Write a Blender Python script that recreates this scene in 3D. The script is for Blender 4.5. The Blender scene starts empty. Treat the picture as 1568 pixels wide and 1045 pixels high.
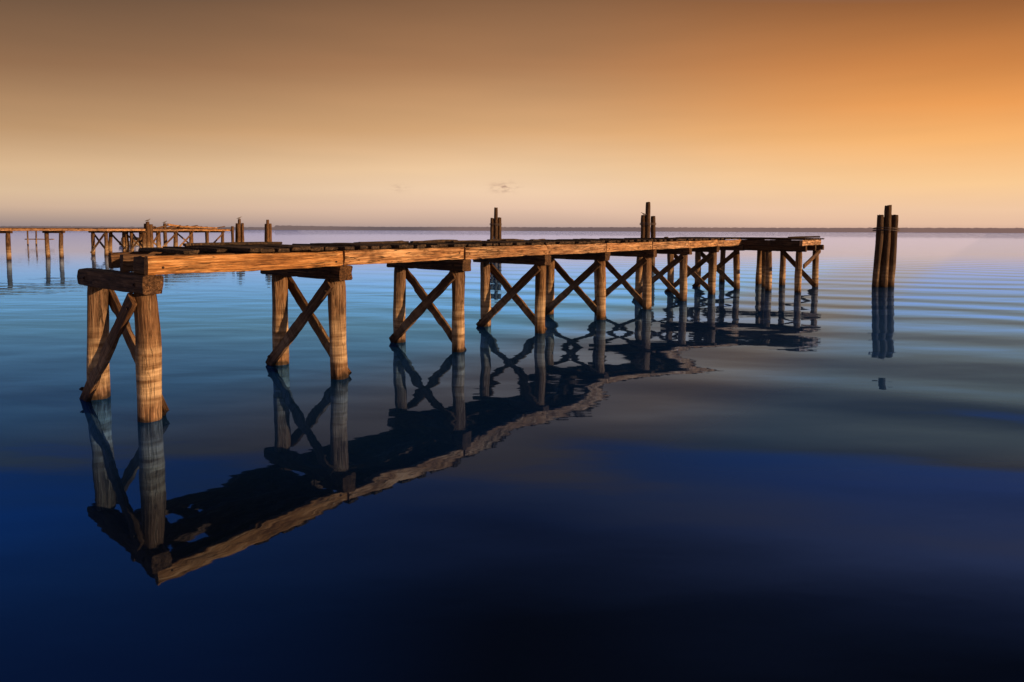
import bpy, math, random
from mathutils import Vector, Matrix, noise

random.seed(7)
scene = bpy.context.scene
scene.view_settings.view_transform = 'Standard'
scene.view_settings.look = 'None'
scene.view_settings.exposure = 0

def lin(c):
    r = []
    for v in c:
        v = v / 255.0
        r.append(v / 12.92 if v <= 0.04045 else ((v + 0.055) / 1.055) ** 2.4)
    return (r[0], r[1], r[2], 1.0)

# ------------------------------------------------------------------ node helpers
class NT:
    def __init__(s, tree):
        s.t = tree; s.n = tree.nodes; s.l = tree.links
    def node(s, typ, **kw):
        n = s.n.new(typ)
        for k, v in kw.items():
            setattr(n, k, v)
        return n
    def put(s, sock, v):
        if isinstance(v, bpy.types.NodeSocket):
            s.l.new(v, sock)
        else:
            sock.default_value = v
    def math(s, op, a, b=None, c=None, clamp=False):
        n = s.node('ShaderNodeMath', operation=op); n.use_clamp = clamp
        s.put(n.inputs[0], a)
        if b is not None: s.put(n.inputs[1], b)
        if c is not None: s.put(n.inputs[2], c)
        return n.outputs[0]
    def mix(s, f, a, b, blend='MIX'):
        n = s.node('ShaderNodeMix', data_type='RGBA', blend_type=blend)
        s.put(n.inputs[0], f); s.put(n.inputs[6], a); s.put(n.inputs[7], b)
        return n.outputs[2]
    def ramp(s, fac, stops, interp='LINEAR'):
        n = s.node('ShaderNodeValToRGB')
        cr = n.color_ramp; cr.interpolation = interp
        while len(cr.elements) < len(stops):
            cr.elements.new(0.5)
        for e, (p, c) in zip(cr.elements, stops):
            e.position = p
        for e, (p, c) in zip(cr.elements, stops):
            e.position = p; e.color = c
        s.put(n.inputs[0], fac)
        return n.outputs[0]
    def maprange(s, v, a, b, c=0.0, d=1.0, t='LINEAR'):
        n = s.node('ShaderNodeMapRange', interpolation_type=t)
        s.put(n.inputs[0], v)
        for i, x in zip((1, 2, 3, 4), (a, b, c, d)):
            n.inputs[i].default_value = x
        return n.outputs[0]
    def noise(s, vec, scale=1.0, detail=2.0, rough=0.5, dist=0.0):
        n = s.node('ShaderNodeTexNoise')
        s.put(n.inputs['Vector'], vec)
        n.inputs['Scale'].default_value = scale
        n.inputs['Detail'].default_value = detail
        n.inputs['Roughness'].default_value = rough
        n.inputs['Distortion'].default_value = dist
        return n.outputs[0]
    def mapping(s, vec, loc=(0, 0, 0), rot=(0, 0, 0), scale=(1, 1, 1)):
        n = s.node('ShaderNodeMapping')
        s.put(n.inputs[0], vec)
        n.inputs[1].default_value = loc; n.inputs[2].default_value = rot; n.inputs[3].default_value = scale
        return n.outputs[0]

def new_mat(name):
    m = bpy.data.materials.new(name); m.use_nodes = True
    m.node_tree.nodes.clear()
    return m, NT(m.node_tree)

# ------------------------------------------------------------------ world
SUN_AZ = math.radians(112); SUN_EL = math.radians(9)
world = bpy.data.worlds.new("World"); scene.world = world; world.use_nodes = True
world.node_tree.nodes.clear()
w = NT(world.node_tree)
tc = w.node('ShaderNodeTexCoord')
sep = w.node('ShaderNodeSeparateXYZ'); w.l.new(tc.outputs['Generated'], sep.inputs[0])
X, Y, Z = sep.outputs
hor = w.math('SQRT', w.math('ADD', w.math('MULTIPLY', X, X), w.math('MULTIPLY', Y, Y)))
hx = w.math('DIVIDE', X, w.math('MAXIMUM', hor, 0.001))
hx2 = w.math('MINIMUM', w.math('MULTIPLY', hx, hx), 0.45)
zz = w.math('MAXIMUM', w.math('MULTIPLY', Z, w.math('ADD', w.math('MULTIPLY', hx2, 0.63), 1.0)), 0.0)
L = [(0, (140, 128, 130)), (.010, (166, 146, 138)), (.034, (205, 176, 152)), (.06, (218, 188, 154)), (.097, (216, 182, 143)),
     (.157, (190, 151, 111)), (.253, (146, 110, 80)), (.345, (112, 86, 66)), (.385, (58, 78, 98)), (.44, (44, 84, 122)), (.62, (32, 58, 92)), (1, (30, 52, 92))]
C = [(0, (164, 146, 145)), (.010, (199, 170, 155)), (.034, (229, 195, 170)), (.065, (240, 207, 173)), (.097, (237, 201, 160)),
     (.157, (217, 170, 122)), (.253, (171, 125, 87)), (.345, (134, 97, 69)), (.385, (84, 82, 92)), (.44, (58, 64, 84)), (.56, (24, 25, 35)), (.66, (16, 15, 21)), (1, (28, 38, 66))]
R = [(0, (205, 166, 150)), (.012, (230, 190, 162)), (.035, (241, 200, 164)), (.077, (248, 202, 148)), (.145, (246, 181, 112)), (.2, (235, 158, 87)),
     (.26, (206, 133, 72)), (.345, (154, 98, 57)), (.385, (118, 104, 108)), (.44, (104, 104, 122)), (.56, (54, 56, 72)), (.66, (26, 26, 36)), (1, (32, 42, 70))]
rl = w.ramp(zz, [(p, lin(c)) for p, c in L])
rc = w.ramp(zz, [(p, lin(c)) for p, c in C])
rr = w.ramp(zz, [(p, lin(c)) for p, c in R])
fl = w.maprange(hx, -0.70, 0.02, 0, 1, 'SMOOTHSTEP')
fr = w.maprange(hx, -0.02, 0.66, 0, 1, 'SMOOTHSTEP')
col = w.mix(fl, rl, rc)
col = w.mix(fr, col, rr)
ns = w.noise(w.mapping(tc.outputs['Generated'], scale=(1.5, 1.5, 14)), 2.0, 2.0)
col = w.mix(1.0, col, w.ramp(ns, [(0.3, (0.97, 0.97, 0.98, 1)), (0.7, (1.03, 1.02, 1.02, 1))]), 'MULTIPLY')
wn_ = w.noise(w.mapping(tc.outputs['Generated'], scale=(60, 60, 170)), 1.2, 3.0, 0.6)
def wisp(col, azx, z0, sx, sz, strength):
    dx = w.math('DIVIDE', w.math('SUBTRACT', hx, azx), sx)
    dz = w.math('DIVIDE', w.math('SUBTRACT', Z, z0), sz)
    r2 = w.math('ADD', w.math('MULTIPLY', dx, dx), w.math('MULTIPLY', dz, dz))
    g = w.math('POWER', 2.718, w.math('MULTIPLY', r2, -1.0))
    g = w.math('MULTIPLY', g, w.maprange(wn_, 0.42, 0.62))
    g = w.math('MULTIPLY', g, w.math('GREATER_THAN', Y, 0.0))
    return w.mix(w.math('MULTIPLY', g, strength), col, lin((176, 138, 120)))
col = wisp(col, -0.014, 0.069, 0.018, 0.007, 0.9)
col = wisp(col, -0.18, 0.066, 0.015, 0.006, 0.3)
bg1 = w.node('ShaderNodeBackground'); w.l.new(col, bg1.inputs[0]); bg1.inputs[1].default_value = 1.0
sky = w.node('ShaderNodeTexSky', sky_type='NISHITA')
sky.sun_disc = False; sky.sun_elevation = SUN_EL; sky.sun_rotation = SUN_AZ
bg2 = w.node('ShaderNodeBackground'); w.l.new(sky.outputs[0], bg2.inputs[0]); bg2.inputs[1].default_value = 0.05
mx = w.node('ShaderNodeMixShader')
w.put(mx.inputs[0], w.maprange(Z, 0.7, 0.95, 0, 0.6))
w.l.new(bg1.outputs[0], mx.inputs[1]); w.l.new(bg2.outputs[0], mx.inputs[2])
wo = w.node('ShaderNodeOutputWorld'); w.l.new(mx.outputs[0], wo.inputs[0])
try:
    world.cycles.sampling_method = 'MANUAL'; world.cycles.sample_map_resolution = 256
except Exception:
    pass

sd = bpy.data.lights.new("sun", 'SUN'); sd.energy = 5.0; sd.angle = math.radians(0.6); sd.color = (1.0, 0.60, 0.29)
so = bpy.data.objects.new("sun", sd); scene.collection.objects.link(so)
sdir = Vector((math.sin(SUN_AZ) * math.cos(SUN_EL), math.cos(SUN_AZ) * math.cos(SUN_EL), math.sin(SUN_EL)))
so.rotation_euler = sdir.to_track_quat('Z', 'Y').to_euler()
so.location = sdir * 60

# ------------------------------------------------------------------ wood materials
def wood_mat(name, dark, mid, light, rough=0.8, wet=True, stain=0.7, bleachk=0.5):
    m, t = new_mat(name)
    tcn = t.node('ShaderNodeTexCoord'); oi = t.node('ShaderNodeObjectInfo')
    off = t.math('MULTIPLY', oi.outputs['Random'], 37.0)
    va = t.node('ShaderNodeVectorMath', operation='ADD')
    cmb = t.node('ShaderNodeCombineXYZ')
    for i in range(3): t.put(cmb.inputs[i], off)
    t.l.new(tcn.outputs['Object'], va.inputs[0]); t.l.new(cmb.outputs[0], va.inputs[1])
    P = va.outputs[0]
    grain = t.noise(t.mapping(P, scale=(1.8, 38, 38)), 1.0, 4.0, 0.7, 0.5)
    fine = t.noise(t.mapping(P, scale=(7, 130, 130)), 1.0, 2.0, 0.6)
    big = t.noise(t.mapping(P, scale=(1.5, 4, 4)), 1.0, 3.0, 0.6)
    crackn = t.noise(t.mapping(P, scale=(0.9, 22, 22)), 1.0, 3.0, 0.5, 1.2)
    crack = t.maprange(t.math('ABSOLUTE', t.math('SUBTRACT', crackn, 0.5)), 0.0, 0.024, 1, 0)
    crack = t.math('MULTIPLY', crack, t.maprange(big, 0.36, 0.56))
    g = t.math('ADD', t.math('MULTIPLY', grain, 0.62), t.math('ADD', t.math('MULTIPLY', fine, 0.15), t.math('MULTIPLY', big, 0.28)))
    c = t.ramp(g, [(0.40, dark), (0.53, mid), (0.66, light)])
    st = t.noise(t.mapping(P, scale=(1.0, 2.5, 2.5)), 2.2, 4.0, 0.7)
    c = t.mix(t.maprange(st, 0.48, 0.64, 0, stain), c, (0.05, 0.026, 0.014, 1))
    c = t.mix(t.math('MULTIPLY', crack, 0.9), c, (0.012, 0.007, 0.005, 1))
    hs = t.node('ShaderNodeHueSaturation')
    t.put(hs.inputs['Value'], t.maprange(t.math('FRACT', t.math('MULTIPLY', oi.outputs['Random'], 13.7)), 0, 1, 0.75, 1.15))
    t.put(hs.inputs['Saturation'], t.maprange(t.math('FRACT', t.math('MULTIPLY', oi.outputs['Random'], 5.3)), 0, 1, 0.82, 1.06))
    t.l.new(c, hs.inputs['Color']); c = hs.outputs[0]
    hgt = t.math('ADD', t.math('MULTIPLY', grain, 0.7), t.math('ADD', t.math('MULTIPLY', fine, 0.3), t.math('MULTIPLY', crack, -0.8)))
    if wet:
        ge = t.node('ShaderNodeNewGeometry'); sp = t.node('ShaderNodeSeparateXYZ')
        t.l.new(ge.outputs['Position'], sp.inputs[0])
        wn = t.noise(P, 6.0, 3.0)
        zl = t.math('ADD', sp.outputs[2], t.math('MULTIPLY', t.math('SUBTRACT', wn, 0.5), 0.30))
        bleach = t.math('MULTIPLY', t.maprange(zl, 0.12, 0.30), t.maprange(zl, 0.55, 1.0, 1, 0))
        band = t.noise(t.mapping(P, scale=(14, 1.5, 1.5)), 1.0, 3.0, 0.6)
        bc = t.mix(t.maprange(band, 0.35, 0.62), (0.20, 0.115, 0.055, 1), (0.72, 0.53, 0.33, 1))
        c = t.mix(t.math('MULTIPLY', bleach, bleachk), c, bc)
        topd = t.maprange(zl, 0.8, 1.4, 0, 0.45)
        c = t.mix(topd, c, (0.07, 0.033, 0.016, 1))
        wetf = t.maprange(zl, 0.03, 0.10, 1, 0)
        c = t.mix(t.math('MULTIPLY', wetf, 0.88), c, (0.02, 0.013, 0.009, 1))
    b = t.node('ShaderNodeBump'); b.inputs['Strength'].default_value = 1.0; b.inputs['Distance'].default_value = 0.018
    t.put(b.inputs['Height'], hgt)
    p = t.node('ShaderNodeBsdfPrincipled'); t.put(p.inputs['Base Color'], c)
    p.inputs['Roughness'].default_value = rough; p.inputs['Specular IOR Level'].default_value = 0.25
    t.l.new(b.outputs[0], p.inputs['Normal'])
    o = t.node('ShaderNodeOutputMaterial'); t.l.new(p.outputs[0], o.inputs[0])
    return m

M_PILE = wood_mat("pile_wood", (0.05, 0.024, 0.011, 1), (0.26, 0.135, 0.062, 1), (0.56, 0.37, 0.20, 1), stain=0.7, bleachk=0.75)
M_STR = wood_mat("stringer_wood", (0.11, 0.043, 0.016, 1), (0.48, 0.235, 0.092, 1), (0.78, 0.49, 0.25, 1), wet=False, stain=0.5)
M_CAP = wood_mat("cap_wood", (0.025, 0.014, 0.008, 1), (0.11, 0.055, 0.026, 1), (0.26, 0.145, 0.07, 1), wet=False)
M_BRACE = wood_mat("brace_wood", (0.035, 0.019, 0.010, 1), (0.15, 0.078, 0.038, 1), (0.34, 0.20, 0.105, 1), bleachk=0.3)
M_DECK = wood_mat("deck_wood", (0.015, 0.010, 0.008, 1), (0.07, 0.042, 0.026, 1), (0.22, 0.13, 0.065, 1), wet=False)
M_FAR = wood_mat("far_wood", (0.05, 0.028, 0.015, 1), (0.20, 0.105, 0.05, 1), (0.42, 0.26, 0.13, 1))
M_DARK = wood_mat("dolphin_wood", (0.025, 0.015, 0.009, 1), (0.10, 0.055, 0.028, 1), (0.28, 0.17, 0.09, 1), bleachk=0.25)

def plain(name, col, rough=0.6, metal=0.0):
    m, t = new_mat(name)
    ge = t.node('ShaderNodeTexCoord')
    n = t.noise(ge.outputs['Object'], 6.0, 3.0)
    a = tuple(v * 0.75 for v in col[:3]) + (1,); b2 = tuple(min(1, v * 1.2) for v in col[:3]) + (1,)
    p = t.node('ShaderNodeBsdfPrincipled'); t.put(p.inputs['Base Color'], t.mix(n, a, b2))
    p.inputs['Roughness'].default_value = rough; p.inputs['Metallic'].default_value = metal
    o = t.node('ShaderNodeOutputMaterial'); t.l.new(p.outputs[0], o.inputs[0])
    return m
M_BOLT = plain("rusty_bolt", (0.05, 0.028, 0.018), 0.7, 0.5)
M_HULL = plain("boat_hull_paint", (0.75, 0.74, 0.72), 0.35)
M_HULL2 = plain("boat_dark_trim", (0.05, 0.06, 0.08), 0.4)
M_BIRD = plain("bird_feathers", (0.16, 0.13, 0.11), 0.8)
M_CABLE = plain("steel_cable", (0.16, 0.12, 0.10), 0.5, 0.3)

# ------------------------------------------------------------------ geometry helpers
def empty(name, loc=(0, 0, 0)):
    e = bpy.data.objects.new(name, None); e.empty_display_size = 0.3
    e.location = loc
    scene.collection.objects.link(e); return e

def mesh_obj(name, verts, faces, mat, parent=None, matrix=None, smooth=False):
    me = bpy.data.meshes.new(name); me.from_pydata(verts, [], faces); me.update()
    me.materials.append(mat)
    if smooth:
        for p in me.polygons: p.use_smooth = len(p.vertices) == 4
    o = bpy.data.objects.new(name, me); scene.collection.objects.link(o)
    if matrix is not None: o.matrix_world = matrix
    if parent is not None:
        o.parent = parent
        o.matrix_parent_inverse = Matrix.Translation(parent.location).inverted()
    return o

def loft(rings, caps=True):
    v = []; f = []
    n = len(rings[0])
    for r in rings: v.extend(r)
    for i in range(len(rings) - 1):
        for j in range(n):
            a = i * n + j; b = i * n + (j + 1) % n
            f.append((a, b, b + n, a + n))
    if caps:
        f.append(tuple(reversed(range(n))))
        f.append(tuple(range((len(rings) - 1) * n, len(rings) * n)))
    return v, f

def beam_geo(Lg, wd, ht, jit=0.006, seed=0.0, seg=None, endjit=0.0, bow=0.0):
    seg = seg or max(4, int(Lg / 0.09))
    ch = min(wd, ht) * 0.09
    a, b = wd / 2, ht / 2
    sec = [(-a + ch, -b), (0, -b), (a - ch, -b), (a, -b + ch), (a, 0), (a, b - ch), (a - ch, b), (0, b), (-a + ch, b), (-a, b - ch), (-a, 0), (-a, -b + ch)]
    rings = []
    for i in range(seg + 1):
        x = Lg * i / seg
        r = []
        for k, (y, z) in enumerate(sec):
            n1 = noise.noise(Vector((x * 2.2 + seed * 7.1, y * 9 + seed, z * 9)))
            n2 = noise.noise(Vector((x * 9 + seed * 3.3, y * 20, z * 20 + seed)))
            d = (n1 * 0.7 + n2 * 0.5) * jit
            if k not in (1, 4, 7, 10):
                chip = noise.noise(Vector((x * 4.5 + seed * 2.3, y * 30 + seed, z * 30)))
                if chip > 0.28: d += (chip - 0.28) * jit * 5
            ln = math.hypot(y, z) or 1
            xx = x
            if i in (0, seg) and endjit: xx += noise.noise(Vector((k * 1.7, seed * 5, i))) * endjit
            bz = bow * math.sin(math.pi * x / Lg)
            r.append((xx, y - d * y / ln * 1.5, z - d * z / ln * 1.5 + bz + noise.noise(Vector((x * 0.6, seed, 3))) * jit))
        rings.append(r)
    return loft(rings)

def frame(p0, p1, up=Vector((0, 0, 1))):
    p0 = Vector(p0); p1 = Vector(p1)
    x = (p1 - p0).normalized()
    y = up.cross(x)
    if y.length < 1e-4: y = Vector((0, 1, 0))
    y.normalize(); z = x.cross(y)
    m = Matrix((x, y, z)).transposed().to_4x4(); m.translation = p0
    return m, (p1 - p0).length

def add_beam(name, p0, p1, wd, ht, mat, parent, jit=0.006, up=Vector((0, 0, 1)), endjit=0.0, bow=0.0):
    m, Lg = frame(p0, p1, up)
    v, f = beam_geo(Lg, wd, ht, jit, random.random() * 50, None, endjit, bow)
    return mesh_obj(name, v, f, mat, parent, m)

def add_pile(name, base, top, r0, r1, mat, parent, lump=0.012, sides=20, seg=None, crown=0.0):
    m, Lg = frame(base, top, Vector((0, 1, 0.01)))
    sd = random.random() * 60
    seg = seg or max(6, int(Lg / 0.1))
    rings = []
    for i in range(seg + 1):
        t = i / seg; x = Lg * t
        rad = r0 + (r1 - r0) * t
        cy = noise.noise(Vector((x * 0.7, sd, 0))) * 0.03; cz = noise.noise(Vector((x * 0.7, sd, 9))) * 0.03
        r = []
        for k in range(sides):
            a = 2 * math.pi * k / sides
            d = noise.noise(Vector((x * 1.6 + sd, math.cos(a) * 1.2, math.sin(a) * 1.2))) * lump
            d += noise.noise(Vector((x * 0.7 + sd, math.cos(a) * 5, math.sin(a) * 5))) * lump * 0.9
            rr = rad + d
            if i == seg: rr *= 0.93
            xx = x
            if i >= seg - 1 and crown: xx += noise.noise(Vector((sd, math.cos(a) * 2, math.sin(a) * 2))) * crown
            r.append((xx, cy + math.cos(a) * rr, cz + math.sin(a) * rr))
        rings.append(r)
    v, f = loft(rings)
    return mesh_obj(name, v, f, mat, parent, m, smooth=True)

def add_bolt(p, n, r, parent):
    n = Vector(n).normalized()
    m, Lg = frame(Vector(p) - n * 0.02, Vector(p) + n * 0.02, Vector((0, 0.1, 1)))
    rings = []
    for x, rr in ((0, r * 1.5), (0.026, r * 1.5), (0.027, r * 0.8), (0.042, r * 0.75)):
        rings.append([(x, math.cos(a * math.pi / 4) * rr, math.sin(a * math.pi / 4) * rr) for a in range(8)])
    v, f = loft(rings)
    mesh_obj("bolt", v, f, M_BOLT, parent, m)

# ------------------------------------------------------------------ main pier
O = Vector((-3.98, 6.69, 0)); D = Vector((0.611, 0.791, 0)).normalized(); RT = Vector((D.y, -D.x, 0))
def W(s, t, z): return O + D * s + RT * t + Vector((0, 0, z))
SP = 2.49; TL = -1.46
pier = empty("wooden_pier", O)
UP = Vector((0, 0, 1))
NB = 9
for n in range(NB):
    s = n * SP
    lr = random.uniform(-0.03, 0.03); ll = random.uniform(-0.03, 0.05)
    rr = random.uniform(0.104, 0.118)
    if n == 0: lr, ll, rr = -0.02, 0.05, 0.116
    add_pile("pile_right", W(s, -lr, -2.0) , W(s, lr * 0.6, 1.405), rr * 1.04, rr, M_PILE, pier, 0.018)
    add_pile("pile_left", W(s, TL - ll, -2.0), W(s, TL + ll, 1.405), rr * 1.08, rr * 0.98, M_PILE, pier, 0.02)
    e1 = random.uniform(0.16, 0.24); e2 = random.uniform(0.22, 0.34)
    if n == 0: e1, e2 = 0.20, 0.24
    add_beam("cap_beam", W(s - 0.01, TL - e2, 1.50), W(s - 0.01, e1, 1.50), 0.21, 0.20, M_CAP, pier, 0.007, UP, 0.03)
    off = rr + 0.035
    j = random.uniform(-0.06, 0.06)
    add_beam("cross_brace_front", W(s - off, TL - 0.10, 0.0 + j), W(s - off, 0.03, 1.36), 0.055, 0.16, M_BRACE, pier, 0.010, UP, 0.04)
    add_beam("cross_brace_back", W(s + off, 0.0, -0.02 - j), W(s + off, TL - 0.03, 1.33), 0.055, 0.16, M_BRACE, pier, 0.010, UP, 0.04)
    for (t, z) in ((-0.02, 1.25), (TL - 0.03, 0.14)):
        add_bolt(W(s - off - 0.03, t, z), -D, 0.016, pier)
    add_bolt(W(s - 0.115, 0.0, 1.5), -D, 0.018, pier)
    add_bolt(W(s - 0.115, TL, 1.5), -D, 0.018, pier)

for n in range(NB - 1):
    s0 = n * SP + 0.02; s1 = (n + 1) * SP + 0.0
    if n == 0: s0 = -0.03
    zj = random.uniform(-0.009, 0.009); tj = random.uniform(-0.014, 0.014)
    if n == 0: zj = 0.0
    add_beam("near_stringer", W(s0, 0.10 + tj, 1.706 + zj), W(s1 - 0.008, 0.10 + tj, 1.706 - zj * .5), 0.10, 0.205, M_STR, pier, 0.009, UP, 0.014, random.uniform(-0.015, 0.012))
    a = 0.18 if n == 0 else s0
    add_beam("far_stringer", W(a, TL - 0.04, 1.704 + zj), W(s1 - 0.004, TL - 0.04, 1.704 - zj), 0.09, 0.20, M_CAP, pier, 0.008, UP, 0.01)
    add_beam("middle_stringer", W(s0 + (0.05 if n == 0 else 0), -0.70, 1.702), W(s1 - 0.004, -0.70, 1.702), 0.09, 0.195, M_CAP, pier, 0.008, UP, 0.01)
    for q in (0.12, SP - 0.12):
        add_bolt(W(n * SP + q, 0.148 + tj, 1.70 + random.uniform(-0.04, 0.04)), RT, 0.010, pier)
add_beam("blocking_beam", W(0.04, -0.30, 1.70), W(0.04, 0.045, 1.70), 0.10, 0.19, M_CAP, pier, 0.01, UP, 0.01)
add_beam("blocking_beam", W(0.02, -0.18, 1.705), W(2.45, -0.18, 1.705), 0.09, 0.19, M_CAP, pier, 0.01, UP, 0.01)

PV = []; PF = []
def plank(c0, c1, wd, th, seed, roll=0.0):
    m, Lg = frame(c0, c1)
    v, f = beam_geo(Lg, wd, th, 0.007, seed, 10, 0.03, random.uniform(-0.006, 0.012))
    m = m @ Matrix.Rotation(roll, 4, 'X')
    b = len(PV)
    PV.extend([tuple(m @ Vector(p)) for p in v]); PF.extend([tuple(i + b for i in q) for q in f])
s = 1.15
while s < 19.95:
    wd = random.uniform(0.13, 0.21)
    if random.random() > 0.05:
        zt = 1.836 + random.uniform(-0.004, 0.014)
        yaw = random.uniform(-0.02, 0.02)
        tl = TL - 0.13 + random.uniform(-0.06, 0.05); tr = 0.10 + random.uniform(-0.08, 0.06)
        if s < 1.5: tr = random.uniform(-0.05, 0.1)
        plank(W(s + wd / 2 - yaw, tl, zt + random.uniform(-.004, .012)), W(s + wd / 2 + yaw, tr, zt), wd, 0.046, random.random() * 99, random.uniform(-0.05, 0.05))
    s += wd + random.uniform(0.006, 0.02)
plank(W(0.62, TL - 0.1, 1.835), W(0.55, -0.12, 1.832), 0.17, 0.045, 3.3, 0.03)
plank(W(0.95, TL - 0.18, 1.84), W(1.04, -0.35, 1.835), 0.16, 0.045, 5.3, -0.04)
plank(W(1.1, TL - 0.05, 1.885), W(2.5, TL + 0.02, 1.89), 0.14, 0.04, 8.1)
for k in range(9):
    s = random.uniform(2, 18); t = random.uniform(TL, -0.1)
    plank(W(s, t, 1.885), W(s + random.uniform(.3, .9), t + random.uniform(-.3, .3), 1.887), 0.09, 0.035, random.random() * 99)
mesh_obj("deck_planks", PV, PF, M_DECK, pier)

SH0, SH1, TR = (NB - 1) * SP, 22.75, 2.2
for (s, t) in ((SH0 + 0.05, TR - 0.1), (SH1 - 0.1, TR - 0.1), (SH0 + 0.05, 1.1), (SH1 - 0.1, 0.9), (SH1 - 0.1, 0.0), (SH1 - 0.1, TL), (SH0 + 1.4, 0.6), (SH0 + 1.4, TL)):
    l = random.uniform(-0.04, 0.04)
    add_pile("head_pile", W(s, t - l, -2), W(s, t + l, 1.42), 0.115, 0.105, M_PILE, pier, 0.014)
for s in (SH0 - 0.02, SH0 + 1.4, SH1 - 0.1):
    add_beam("head_cap_beam", W(s, TL - 0.2 if s > SH0 else 0.26, 1.51), W(s, TR + 0.12, 1.51), 0.20, 0.19, M_CAP, pier, 0.01, UP, 0.02)
for t in (TR - 0.05, 1.1, 0.1, TL):
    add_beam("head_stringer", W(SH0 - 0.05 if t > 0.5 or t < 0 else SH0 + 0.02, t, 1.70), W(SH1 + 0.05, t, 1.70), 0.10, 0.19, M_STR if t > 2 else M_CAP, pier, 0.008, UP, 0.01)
add_beam("head_edge_beam", W(SH0 + 0.0, 0.18, 1.702), W(SH0 + 0.0, TR - 0.11, 1.702), 0.08, 0.19, M_CAP, pier, 0.008, UP, 0.01)
add_beam("cross_brace_front", W(SH1 - 0.25, TR - .1, 0.05), W(SH1 - .25, 0.9, 1.35), 0.05, 0.17, M_BRACE, pier)
add_beam("cross_brace_side", W(SH0 + 0.1, TR + .03, 0.9), W(SH1 - .2, TR + .03, 1.38), 0.05, 0.15, M_BRACE, pier)
PV = []; PF = []
s = SH0 + 0.06
while s < SH1 + 0.05:
    wd = random.uniform(0.13, 0.2)
    zt = 1.826 + random.uniform(-0.003, 0.014)
    plank(W(s + wd / 2, TL - 0.15 + random.uniform(-.05, .05), zt), W(s + wd / 2, TR + 0.05 + random.uniform(-.06, .06), zt), wd, 0.05, random.random() * 99)
    s += wd + 0.012
plank(W(SH1 - 1.0, TR - 0.9, 1.87), W(SH1 - .3, TR + 0.0, 1.90), 0.15, 0.06, 4.4)
mesh_obj("head_deck_planks", PV, PF, M_DECK, pier)

# ------------------------------------------------------------------ dolphins (pile clusters)
def bird(parent, p, heading, sc=1.0):
    ch, sh = math.cos(heading), math.sin(heading)
    def tr(x, y, z):
        return (p[0] + (x * ch - y * sh) * sc, p[1] + (x * sh + y * ch) * sc, p[2] + z * sc)
    prof = [(-0.30, 0.08, 0.012, 0.008), (-0.2, 0.10, 0.04, 0.025), (-0.08, 0.13, 0.075, 0.065), (0.04, 0.155, 0.08, 0.075), (0.12, 0.19, 0.055, 0.055),
            (0.15, 0.24, 0.035, 0.038), (0.17, 0.28, 0.04, 0.04), (0.22, 0.29, 0.028, 0.026), (0.25, 0.285, 0.012, 0.012), (0.33, 0.27, 0.004, 0.004)]
    rings = []
    for (x, z, ry, rz) in prof:
        rings.append([tr(x, math.cos(a * math.pi / 5) * ry, z + math.sin(a * math.pi / 5) * rz) for a in range(10)])
    v, f = loft(rings)
    mesh_obj("bird_body", v, f, M_BIRD, parent, None, True)
    for y in (-0.03, 0.03):
        rings = [[tr(0.0 + math.cos(a * math.pi / 3) * 0.009, y + math.sin(a * math.pi / 3) * 0.009, z) for a in range(6)] for z in (-0.01, 0.11)]
        v, f = loft(rings); mesh_obj("bird_leg", v, f, M_BIRD, parent)

def dolphin(loc, center_h, side_h, spec, lean=0.0, cable=True, mat=M_DARK, rp=0.15):
    e = empty("mooring_pile_cluster", (loc[0], loc[1], 0))
    B = Vector((loc[0], loc[1], 0))
    for i, (dx, dy, top) in enumerate(spec):
        h = center_h if top else side_h + random.uniform(-0.05, 0.05)
        b = B + Vector((dx * 1.12 - lean, dy * 1.12, -2)); tp = B + Vector((dx * 0.98 + lean * 0.6, dy * 0.98, h))
        add_pile("pile", b, tp, rp * 1.1, rp * (0.95 if top else 0.93), mat, e, 0.014, 18, 26, 0.06)
    if cable:
        for zc in (side_h - 0.46, side_h - 0.54):
            rings = []; nseg = 32
            rx = max(abs(sx[0]) for sx in spec) + rp + 0.02; ry = max(abs(sx[1]) for sx in spec) + rp + 0.01
            for k in range(nseg + 1):
                a = 2 * math.pi * k / nseg
                c = B + Vector((math.cos(a) * rx, math.sin(a) * ry, zc + 0.02 * math.sin(a * 2)))
                nrm = Vector((math.cos(a), math.sin(a), 0))
                rings.append([tuple(c + nrm * (math.cos(q * math.pi / 3) * 0.018) + Vector((0, 0, math.sin(q * math.pi / 3) * 0.018))) for q in range(6)])
            v, f = loft(rings, False); mesh_obj("cable_wrap", v, f, M_CABLE, e)
    return e
dolphin((14.15, 23.4), 3.09, 2.70, [(-0.28, 0, 0), (0.30, 0.05, 0), (0.02, 0.26, 0), (0, -0.04, 1)], 0.07, True, M_DARK, 0.125)
dolphin((8.14, 37.1), 3.80, 3.02, [(-0.29, 0, 0), (0.31, 0.05, 0), (0.0, 0.28, 0), (-0.02, -0.03, 1)], 0.02, True, M_DARK, 0.15)
dolphin((-1.27, 47.7), 3.84, 3.06, [(-0.29, 0, 0), (0.29, 0.04, 0), (0.0, 0.28, 0), (0.01, -0.03, 1)], 0.02, True, M_DARK, 0.15)
dolphin((-28.4, 64.4), 3.15, 2.7, [(-0.28, 0, 0), (0.29, 0.02, 0), (0.0, -0.28, 0), (0.0, 0, 1)], 0.03, False, M_FAR, 0.15)
dolphin((-22.9, 58.0), 3.0, 2.6, [(-0.2, 0, 0), (0.18, 0.02, 0), (0.04, -0.2, 1)], 0.03, False, M_FAR, 0.14)
bd = empty("perched_bird", (-28.4, 64.4, 3.15)); bird(bd, (-28.4, 64.4, 3.14), 0.4, 0.9)
bd = empty("perched_bird", (7.86, 37.0, 3.0)); bird(bd, (7.86, 37.0, 3.02), 2.9, 0.6)

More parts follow.
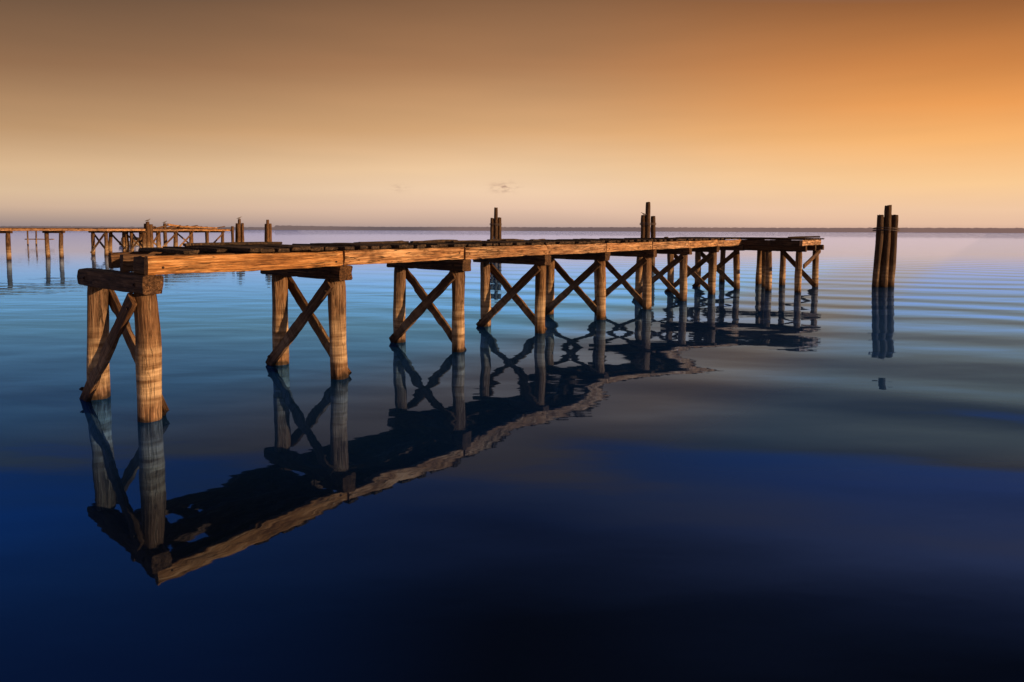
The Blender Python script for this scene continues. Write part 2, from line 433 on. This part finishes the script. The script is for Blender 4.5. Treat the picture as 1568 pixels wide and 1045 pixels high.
# ------------------------------------------------------------------ far pier
FO = Vector((-33.3, 40.8, 0)); FD = Vector((0.2, 0.98, 0)).normalized(); FR = Vector((FD.y, -FD.x, 0))
def FW(s, t, z): return FO + FD * s + FR * t + Vector((0, 0, z))
fp = empty("wooden_pier", FO)
for n in range(-3, 4):
    s = n * 3.82
    for t in (0.0, -1.2):
        l = random.uniform(-0.06, 0.06)
        add_pile("pile", FW(s, t - l, -1.5), FW(s, t + l, 1.82), 0.15, 0.13, M_FAR, fp, 0.012, 12, 14)
    add_beam("cap_beam", FW(s, -1.5, 1.86), FW(s, 0.3, 1.86), 0.18, 0.16, M_CAP, fp, 0.01)
    if n in (2, 3):
        add_beam("cross_brace", FW(s - .16, -1.25, 0.2), FW(s - .16, 0.05, 1.7), 0.05, 0.16, M_FAR, fp)
        add_beam("cross_brace", FW(s + .16, 0.05, 0.2), FW(s + .16, -1.25, 1.7), 0.05, 0.16, M_FAR, fp)
for n in range(-4, 6):
    add_beam("near_stringer", FW(n * 3.82, 0.12, 2.01), FW(n * 3.82 + 3.80, 0.12, 2.01 + random.uniform(-.02, .02)), 0.1, 0.16, M_STR, fp, 0.01)
    add_beam("far_stringer", FW(n * 3.82, -1.3, 2.01), FW(n * 3.82 + 3.80, -1.3, 2.01), 0.1, 0.16, M_CAP, fp, 0.01)
PV = []; PF = []
s = -15.2
while s < 22.5:
    if random.random() > 0.12:
        plank(FW(s, -1.45 - (2.2 if s > 12 else 0), 2.115 + random.uniform(0, .02)), FW(s, 0.15 + random.uniform(-.1, .08), 2.115), 0.22, 0.045, random.random() * 99)
    s += 0.25
for k in range(26):
    s = random.uniform(12.5, 22); t = random.uniform(-3.2, 0)
    plank(FW(s, t, 2.18), FW(s + random.uniform(.6, 1.6), t + random.uniform(-.6, .6), 2.2 + random.uniform(0, .28)), 0.2, 0.08, random.random() * 99)
mesh_obj("deck_planks", PV, PF, M_FAR, fp)
for s in (11.5, 13.0, 15.0, 17.0, 19.2, 21.4):
    for t in (0.05, -1.7, -3.4):
        l = random.uniform(-0.08, 0.08)
        add_pile("head_pile", FW(s, t - l, -1.5), FW(s, t + l, 1.9), 0.16, 0.14, M_FAR, fp, 0.012, 12, 14)
    add_beam("head_cap", FW(s, -3.7, 1.86), FW(s, 0.3, 1.86), 0.18, 0.16, M_CAP, fp, 0.01)
for a, b in ((11.5, 13), (13, 15), (15, 17), (19.2, 21.4)):
    add_beam("cross_brace", FW(a, 0.22, 0.3), FW(b, 0.22, 1.75), 0.05, 0.16, M_FAR, fp)
    add_beam("cross_brace", FW(a, -3.3, 1.7), FW(b, -3.3, 0.3), 0.05, 0.16, M_FAR, fp)
for (s, t, h) in ((11.6, 0.3, 2.7), (11.8, -0.1, 2.55), (12.0, 0.25, 2.5), (22.6, 0.35, 2.4), (14.2, -0.3, 2.6)):
    add_pile("tall_pile", FW(s, t, -1.5), FW(s, t, h), 0.16, 0.14, M_FAR, fp, 0.012, 12, 16, 0.04)
add_beam("broken_beam", FW(14.2, 0.0, 2.5), FW(17.5, -0.6, 2.2), 0.14, 0.18, M_STR, fp, 0.012)
add_beam("broken_beam", FW(15.5, 0.1, 2.32), FW(20.5, 0.1, 2.22), 0.16, 0.14, M_STR, fp, 0.012)
q = FW(11.6, 0.3, 2.7); bd = empty("perched_bird", q); bird(bd, tuple(q), 0.2, 0.8)
q = FW(14.2, -0.3, 2.6); bd = empty("perched_bird", q); bird(bd, tuple(q), 0.2, 0.7)

sd_ = empty("distant_dock", (-60, 78, 0))
for x in (-61.2, -60.1, -58.6):
    add_pile("pile", (x, 78, -1), (x + 0.05, 78, 2.05), 0.09, 0.08, M_FAR, sd_, 0.01, 10, 8)
add_beam("rail", (-75, 78.05, 1.95), (-56, 78.05, 1.95), 0.12, 0.12, M_FAR, sd_, 0.01)
add_beam("low_deck", (-61.6, 78.15, 0.75), (-58, 78.15, 0.75), 0.2, 0.12, M_FAR, sd_, 0.01)

# ------------------------------------------------------------------ motorboat
def boat(loc, heading):
    e = empty("motorboat", loc)
    mw = Matrix.Translation(Vector(loc)) @ Matrix.Rotation(heading, 4, 'Z')
    st = [(-2.0, 0.80, 0.55, -0.12), (-1.2, 0.92, 0.56, -0.18), (0, 0.95, 0.60, -0.2), (0.9, 0.78, 0.68, -0.16), (1.6, 0.42, 0.78, -0.02), (2.05, 0.06, 0.88, 0.35)]
    rings = []
    for (x, b, top, keel) in st:
        rings.append([(x, -b, top), (x, -b * 0.86, 0.12 + keel * .3), (x, 0, keel), (x, b * 0.86, 0.12 + keel * .3), (x, b, top), (x, b * 0.8, top + 0.02), (x, 0, top - 0.05), (x, -b * 0.8, top + 0.02)])
    v, f = loft(rings); mesh_obj("hull", v, f, M_HULL, e, mw)
    rings = [[(x, -hw, z0), (x, hw, z0), (x, hw * .8, z1), (x, -hw * .8, z1)] for x, hw, z0, z1 in ((-0.3, .35, .5, 1.1), (0.25, .38, .5, 1.05), (0.5, .3, .55, .7))]
    v, f = loft(rings); mesh_obj("console", v, f, M_HULL2, e, mw)
    rings = [[(x, -.16, z0), (x, .16, z0), (x, .13, z1), (x, -.13, z1)] for x, z0, z1 in ((-2.35, .35, .95), (-2.2, .1, 1.05), (-2.0, .3, .98))]
    v, f = loft(rings); mesh_obj("outboard_motor", v, f, M_HULL2, e, mw)
    rings = [[(x, -.97 * k, z), (x, .97 * k, z), (x, .97 * k, z + .05), (x, -.97 * k, z + .05)] for x, k, z in ((-1.9, .86, .5), (0, .99, .55), (.9, .82, .63))]
    v, f = loft(rings); mesh_obj("rub_rail", v, f, M_HULL2, e, mw)
boat((-46.6, 76.5, 0.0), math.radians(-20))

# ------------------------------------------------------------------ distant shoreline
def shoreline():
    V = []; F = []
    N = 900
    for i in range(N + 1):
        a = math.radians(-60 + 120 * i / N)
        dist = 2600 + 500 * noise.noise(Vector((i * 0.01, 3, 0)))
        x = math.sin(a) * dist; y = math.cos(a) * dist
        base = 16.0 + 3.5 * noise.noise(Vector((i * 0.012, 0, 0)))
        if a < math.radians(-21): base *= 0.6
        h = base + 1.8 * noise.noise(Vector((i * 0.35, 5, 0))) + 1.4 * noise.noise(Vector((i * 0.9, 8, 0)))
        V += [(x, y, -1), (x, y, h), (x * 1.04, y * 1.04, h * 0.8), (x * 1.04, y * 1.04, -1)]
        if i:
            b = 4 * i; p = b - 4
            F += [(p, b, b + 1, p + 1), (p + 1, b + 1, b + 2, p + 2), (p + 2, b + 2, b + 3, p + 3)]
    m, t = new_mat("hazy_treeline")
    ge = t.node('ShaderNodeNewGeometry')
    n = t.noise(t.mapping(ge.outputs['Position'], scale=(.02, .02, .15)), 1.0, 4)
    d = t.node('ShaderNodeBsdfDiffuse'); t.put(d.inputs[0], t.mix(n, (0.08, 0.07, 0.07, 1), (0.15, 0.12, 0.11, 1)))
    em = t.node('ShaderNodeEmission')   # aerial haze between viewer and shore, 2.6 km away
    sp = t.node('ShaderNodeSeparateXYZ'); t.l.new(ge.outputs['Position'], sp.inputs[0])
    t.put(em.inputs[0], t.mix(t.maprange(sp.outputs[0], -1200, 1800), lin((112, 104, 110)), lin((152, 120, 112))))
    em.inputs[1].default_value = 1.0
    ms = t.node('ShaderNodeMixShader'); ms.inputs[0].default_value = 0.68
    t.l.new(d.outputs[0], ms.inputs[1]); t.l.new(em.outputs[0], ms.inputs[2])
    o = t.node('ShaderNodeOutputMaterial'); t.l.new(ms.outputs[0], o.inputs[0])
    mesh_obj("distant_tree_line", V, F, m)
shoreline()

# ------------------------------------------------------------------ water
def water():
    def axis():
        v = [0.0]; st = 4.0
        while v[-1] < 9000:
            v.append(v[-1] + st)
            if v[-1] > 40: st *= 1.35
        return sorted(set([-q for q in v] + v))
    xs = axis(); ys = axis()
    V = [(x, y + 15, 0) for y in ys for x in xs]
    nx = len(xs)
    F = [(j * nx + i, j * nx + i + 1, (j + 1) * nx + i + 1, (j + 1) * nx + i) for j in range(len(ys) - 1) for i in range(nx - 1)]
    m, t = new_mat("lake_water")
    ge = t.node('ShaderNodeNewGeometry'); P = ge.outputs['Position']
    sp = t.node('ShaderNodeSeparateXYZ'); t.l.new(P, sp.inputs[0]); x, y, z = sp.outputs
    warp = t.noise(P, 0.11, 1.0, 0.5)
    warp2 = t.noise(t.mapping(P, loc=(7, 3, 0)), 0.35, 1.0, 0.5)
    def train(kx, ky, lam, amp, wa, wb, ph0=0.0):
        L2 = math.hypot(kx, ky); kx /= L2; ky /= L2
        ph = t.math('ADD', t.math('MULTIPLY', x, kx * 2 * math.pi / lam), t.math('MULTIPLY', y, ky * 2 * math.pi / lam))
        ph = t.math('ADD', ph, t.math('ADD', t.math('MULTIPLY', warp, wa), t.math('MULTIPLY_ADD', warp2, wb, ph0)))
        return t.math('MULTIPLY', t.math('SINE', ph), amp)
    def add(*a):
        r = a[0]
        for q in a[1:]: r = t.math('ADD', r, q)
        return r
    mask = t.maprange(t.math('ADD', t.math('MULTIPLY', x, 1.0), t.math('MULTIPLY', y, 0.35)), 0.0, 6.5, 0.06, 1.0, 'SMOOTHSTEP')
    ringm = t.maprange(y, 9.0, 20.0, 0.4, 1.25)
    amod = t.maprange(t.noise(t.mapping(P, loc=(3, 9, 0), scale=(0.25, 0.4, 1)), 1.0, 2.0), 0.35, 0.65, 0.2, 1.25)
    rings_ = t.math('MULTIPLY', add(train(0.15, 1.0, 1.35, 0.0012, 12, 5), train(-0.1, 1.0, 0.8, 0.0006, 9, 6)), ringm)
    rings_ = t.math('MULTIPLY', rings_, amod)
    big = add(train(0.36, 0.93, 2.7, 0.0105, 9, 1.5), rings_)
    big = t.math('MULTIPLY', big, t.maprange(y, 14.0, 30.0, 1.0, 0.65))
    big = t.math('MULTIPLY', big, mask)
    n1 = t.math('MULTIPLY', t.noise(t.mapping(P, rot=(0, 0, 0.15), scale=(0.5, 1.1, 1)), 1.0, 1.0, 0.4), 0.012)
    n2 = t.math('MULTIPLY', t.noise(t.mapping(P, scale=(1.6, 4.0, 1)), 1.0, 2.0, 0.5), 0.0010)
    n2 = t.math('MULTIPLY', n2, t.maprange(y, 6.0, 25.0, 0.9, 3.0))
    h = add(big, n1, n2)
    b = t.node('ShaderNodeBump'); b.inputs['Strength'].default_value = 1.0; b.inputs['Distance'].default_value = 1.0
    t.put(b.inputs['Height'], h)
    # blue reflection painted into the gloss tint by position; body colour varies too
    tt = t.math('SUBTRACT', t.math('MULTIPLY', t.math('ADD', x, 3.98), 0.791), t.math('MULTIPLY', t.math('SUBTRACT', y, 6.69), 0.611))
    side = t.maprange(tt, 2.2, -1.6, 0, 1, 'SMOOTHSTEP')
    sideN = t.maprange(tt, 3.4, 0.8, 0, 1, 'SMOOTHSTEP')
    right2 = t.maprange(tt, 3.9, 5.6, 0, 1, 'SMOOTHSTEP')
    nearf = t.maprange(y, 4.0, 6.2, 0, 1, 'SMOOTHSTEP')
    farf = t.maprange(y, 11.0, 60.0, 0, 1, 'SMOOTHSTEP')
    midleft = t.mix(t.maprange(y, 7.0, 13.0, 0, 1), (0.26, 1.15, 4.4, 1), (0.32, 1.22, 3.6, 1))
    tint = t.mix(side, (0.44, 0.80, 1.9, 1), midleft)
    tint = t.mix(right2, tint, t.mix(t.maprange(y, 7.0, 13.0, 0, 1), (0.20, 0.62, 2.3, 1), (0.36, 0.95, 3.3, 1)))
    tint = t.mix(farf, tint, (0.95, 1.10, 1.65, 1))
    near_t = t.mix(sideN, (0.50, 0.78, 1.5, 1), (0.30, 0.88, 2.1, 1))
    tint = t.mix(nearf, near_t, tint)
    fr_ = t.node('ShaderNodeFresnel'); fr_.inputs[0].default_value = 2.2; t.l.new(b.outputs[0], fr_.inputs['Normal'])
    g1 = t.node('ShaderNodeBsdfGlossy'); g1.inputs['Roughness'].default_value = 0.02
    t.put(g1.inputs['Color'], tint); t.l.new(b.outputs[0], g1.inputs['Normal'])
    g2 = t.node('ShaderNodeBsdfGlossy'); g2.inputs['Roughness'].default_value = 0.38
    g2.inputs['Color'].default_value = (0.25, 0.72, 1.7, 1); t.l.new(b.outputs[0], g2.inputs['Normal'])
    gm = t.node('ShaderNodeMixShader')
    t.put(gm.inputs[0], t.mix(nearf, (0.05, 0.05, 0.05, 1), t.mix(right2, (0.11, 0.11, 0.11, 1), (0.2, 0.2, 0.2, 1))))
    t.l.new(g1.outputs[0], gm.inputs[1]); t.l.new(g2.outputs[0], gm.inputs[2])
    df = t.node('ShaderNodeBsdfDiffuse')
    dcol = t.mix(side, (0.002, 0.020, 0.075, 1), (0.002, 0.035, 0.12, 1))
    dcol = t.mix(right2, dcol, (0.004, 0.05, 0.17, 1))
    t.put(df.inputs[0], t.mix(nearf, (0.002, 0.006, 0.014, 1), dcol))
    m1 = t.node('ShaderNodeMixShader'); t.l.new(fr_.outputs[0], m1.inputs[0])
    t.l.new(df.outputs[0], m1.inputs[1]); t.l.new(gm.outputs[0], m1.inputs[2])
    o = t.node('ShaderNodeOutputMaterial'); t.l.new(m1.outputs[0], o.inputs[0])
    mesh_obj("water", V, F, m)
water()

# ------------------------------------------------------------------ camera
cd = bpy.data.cameras.new("camera"); cam = bpy.data.objects.new("camera", cd); scene.collection.objects.link(cam)
cd.sensor_width = 36; cd.lens = 945 / 1568 * 36; cd.shift_y = -0.0711
cd.clip_start = 0.05; cd.clip_end = 20000
cam.matrix_world = Matrix.Translation((0, 0, 2.1)) @ Matrix.Rotation(math.radians(90 - 3.51), 4, 'X') @ Matrix.Rotation(math.radians(0.22), 4, 'Z')
scene.camera = cam
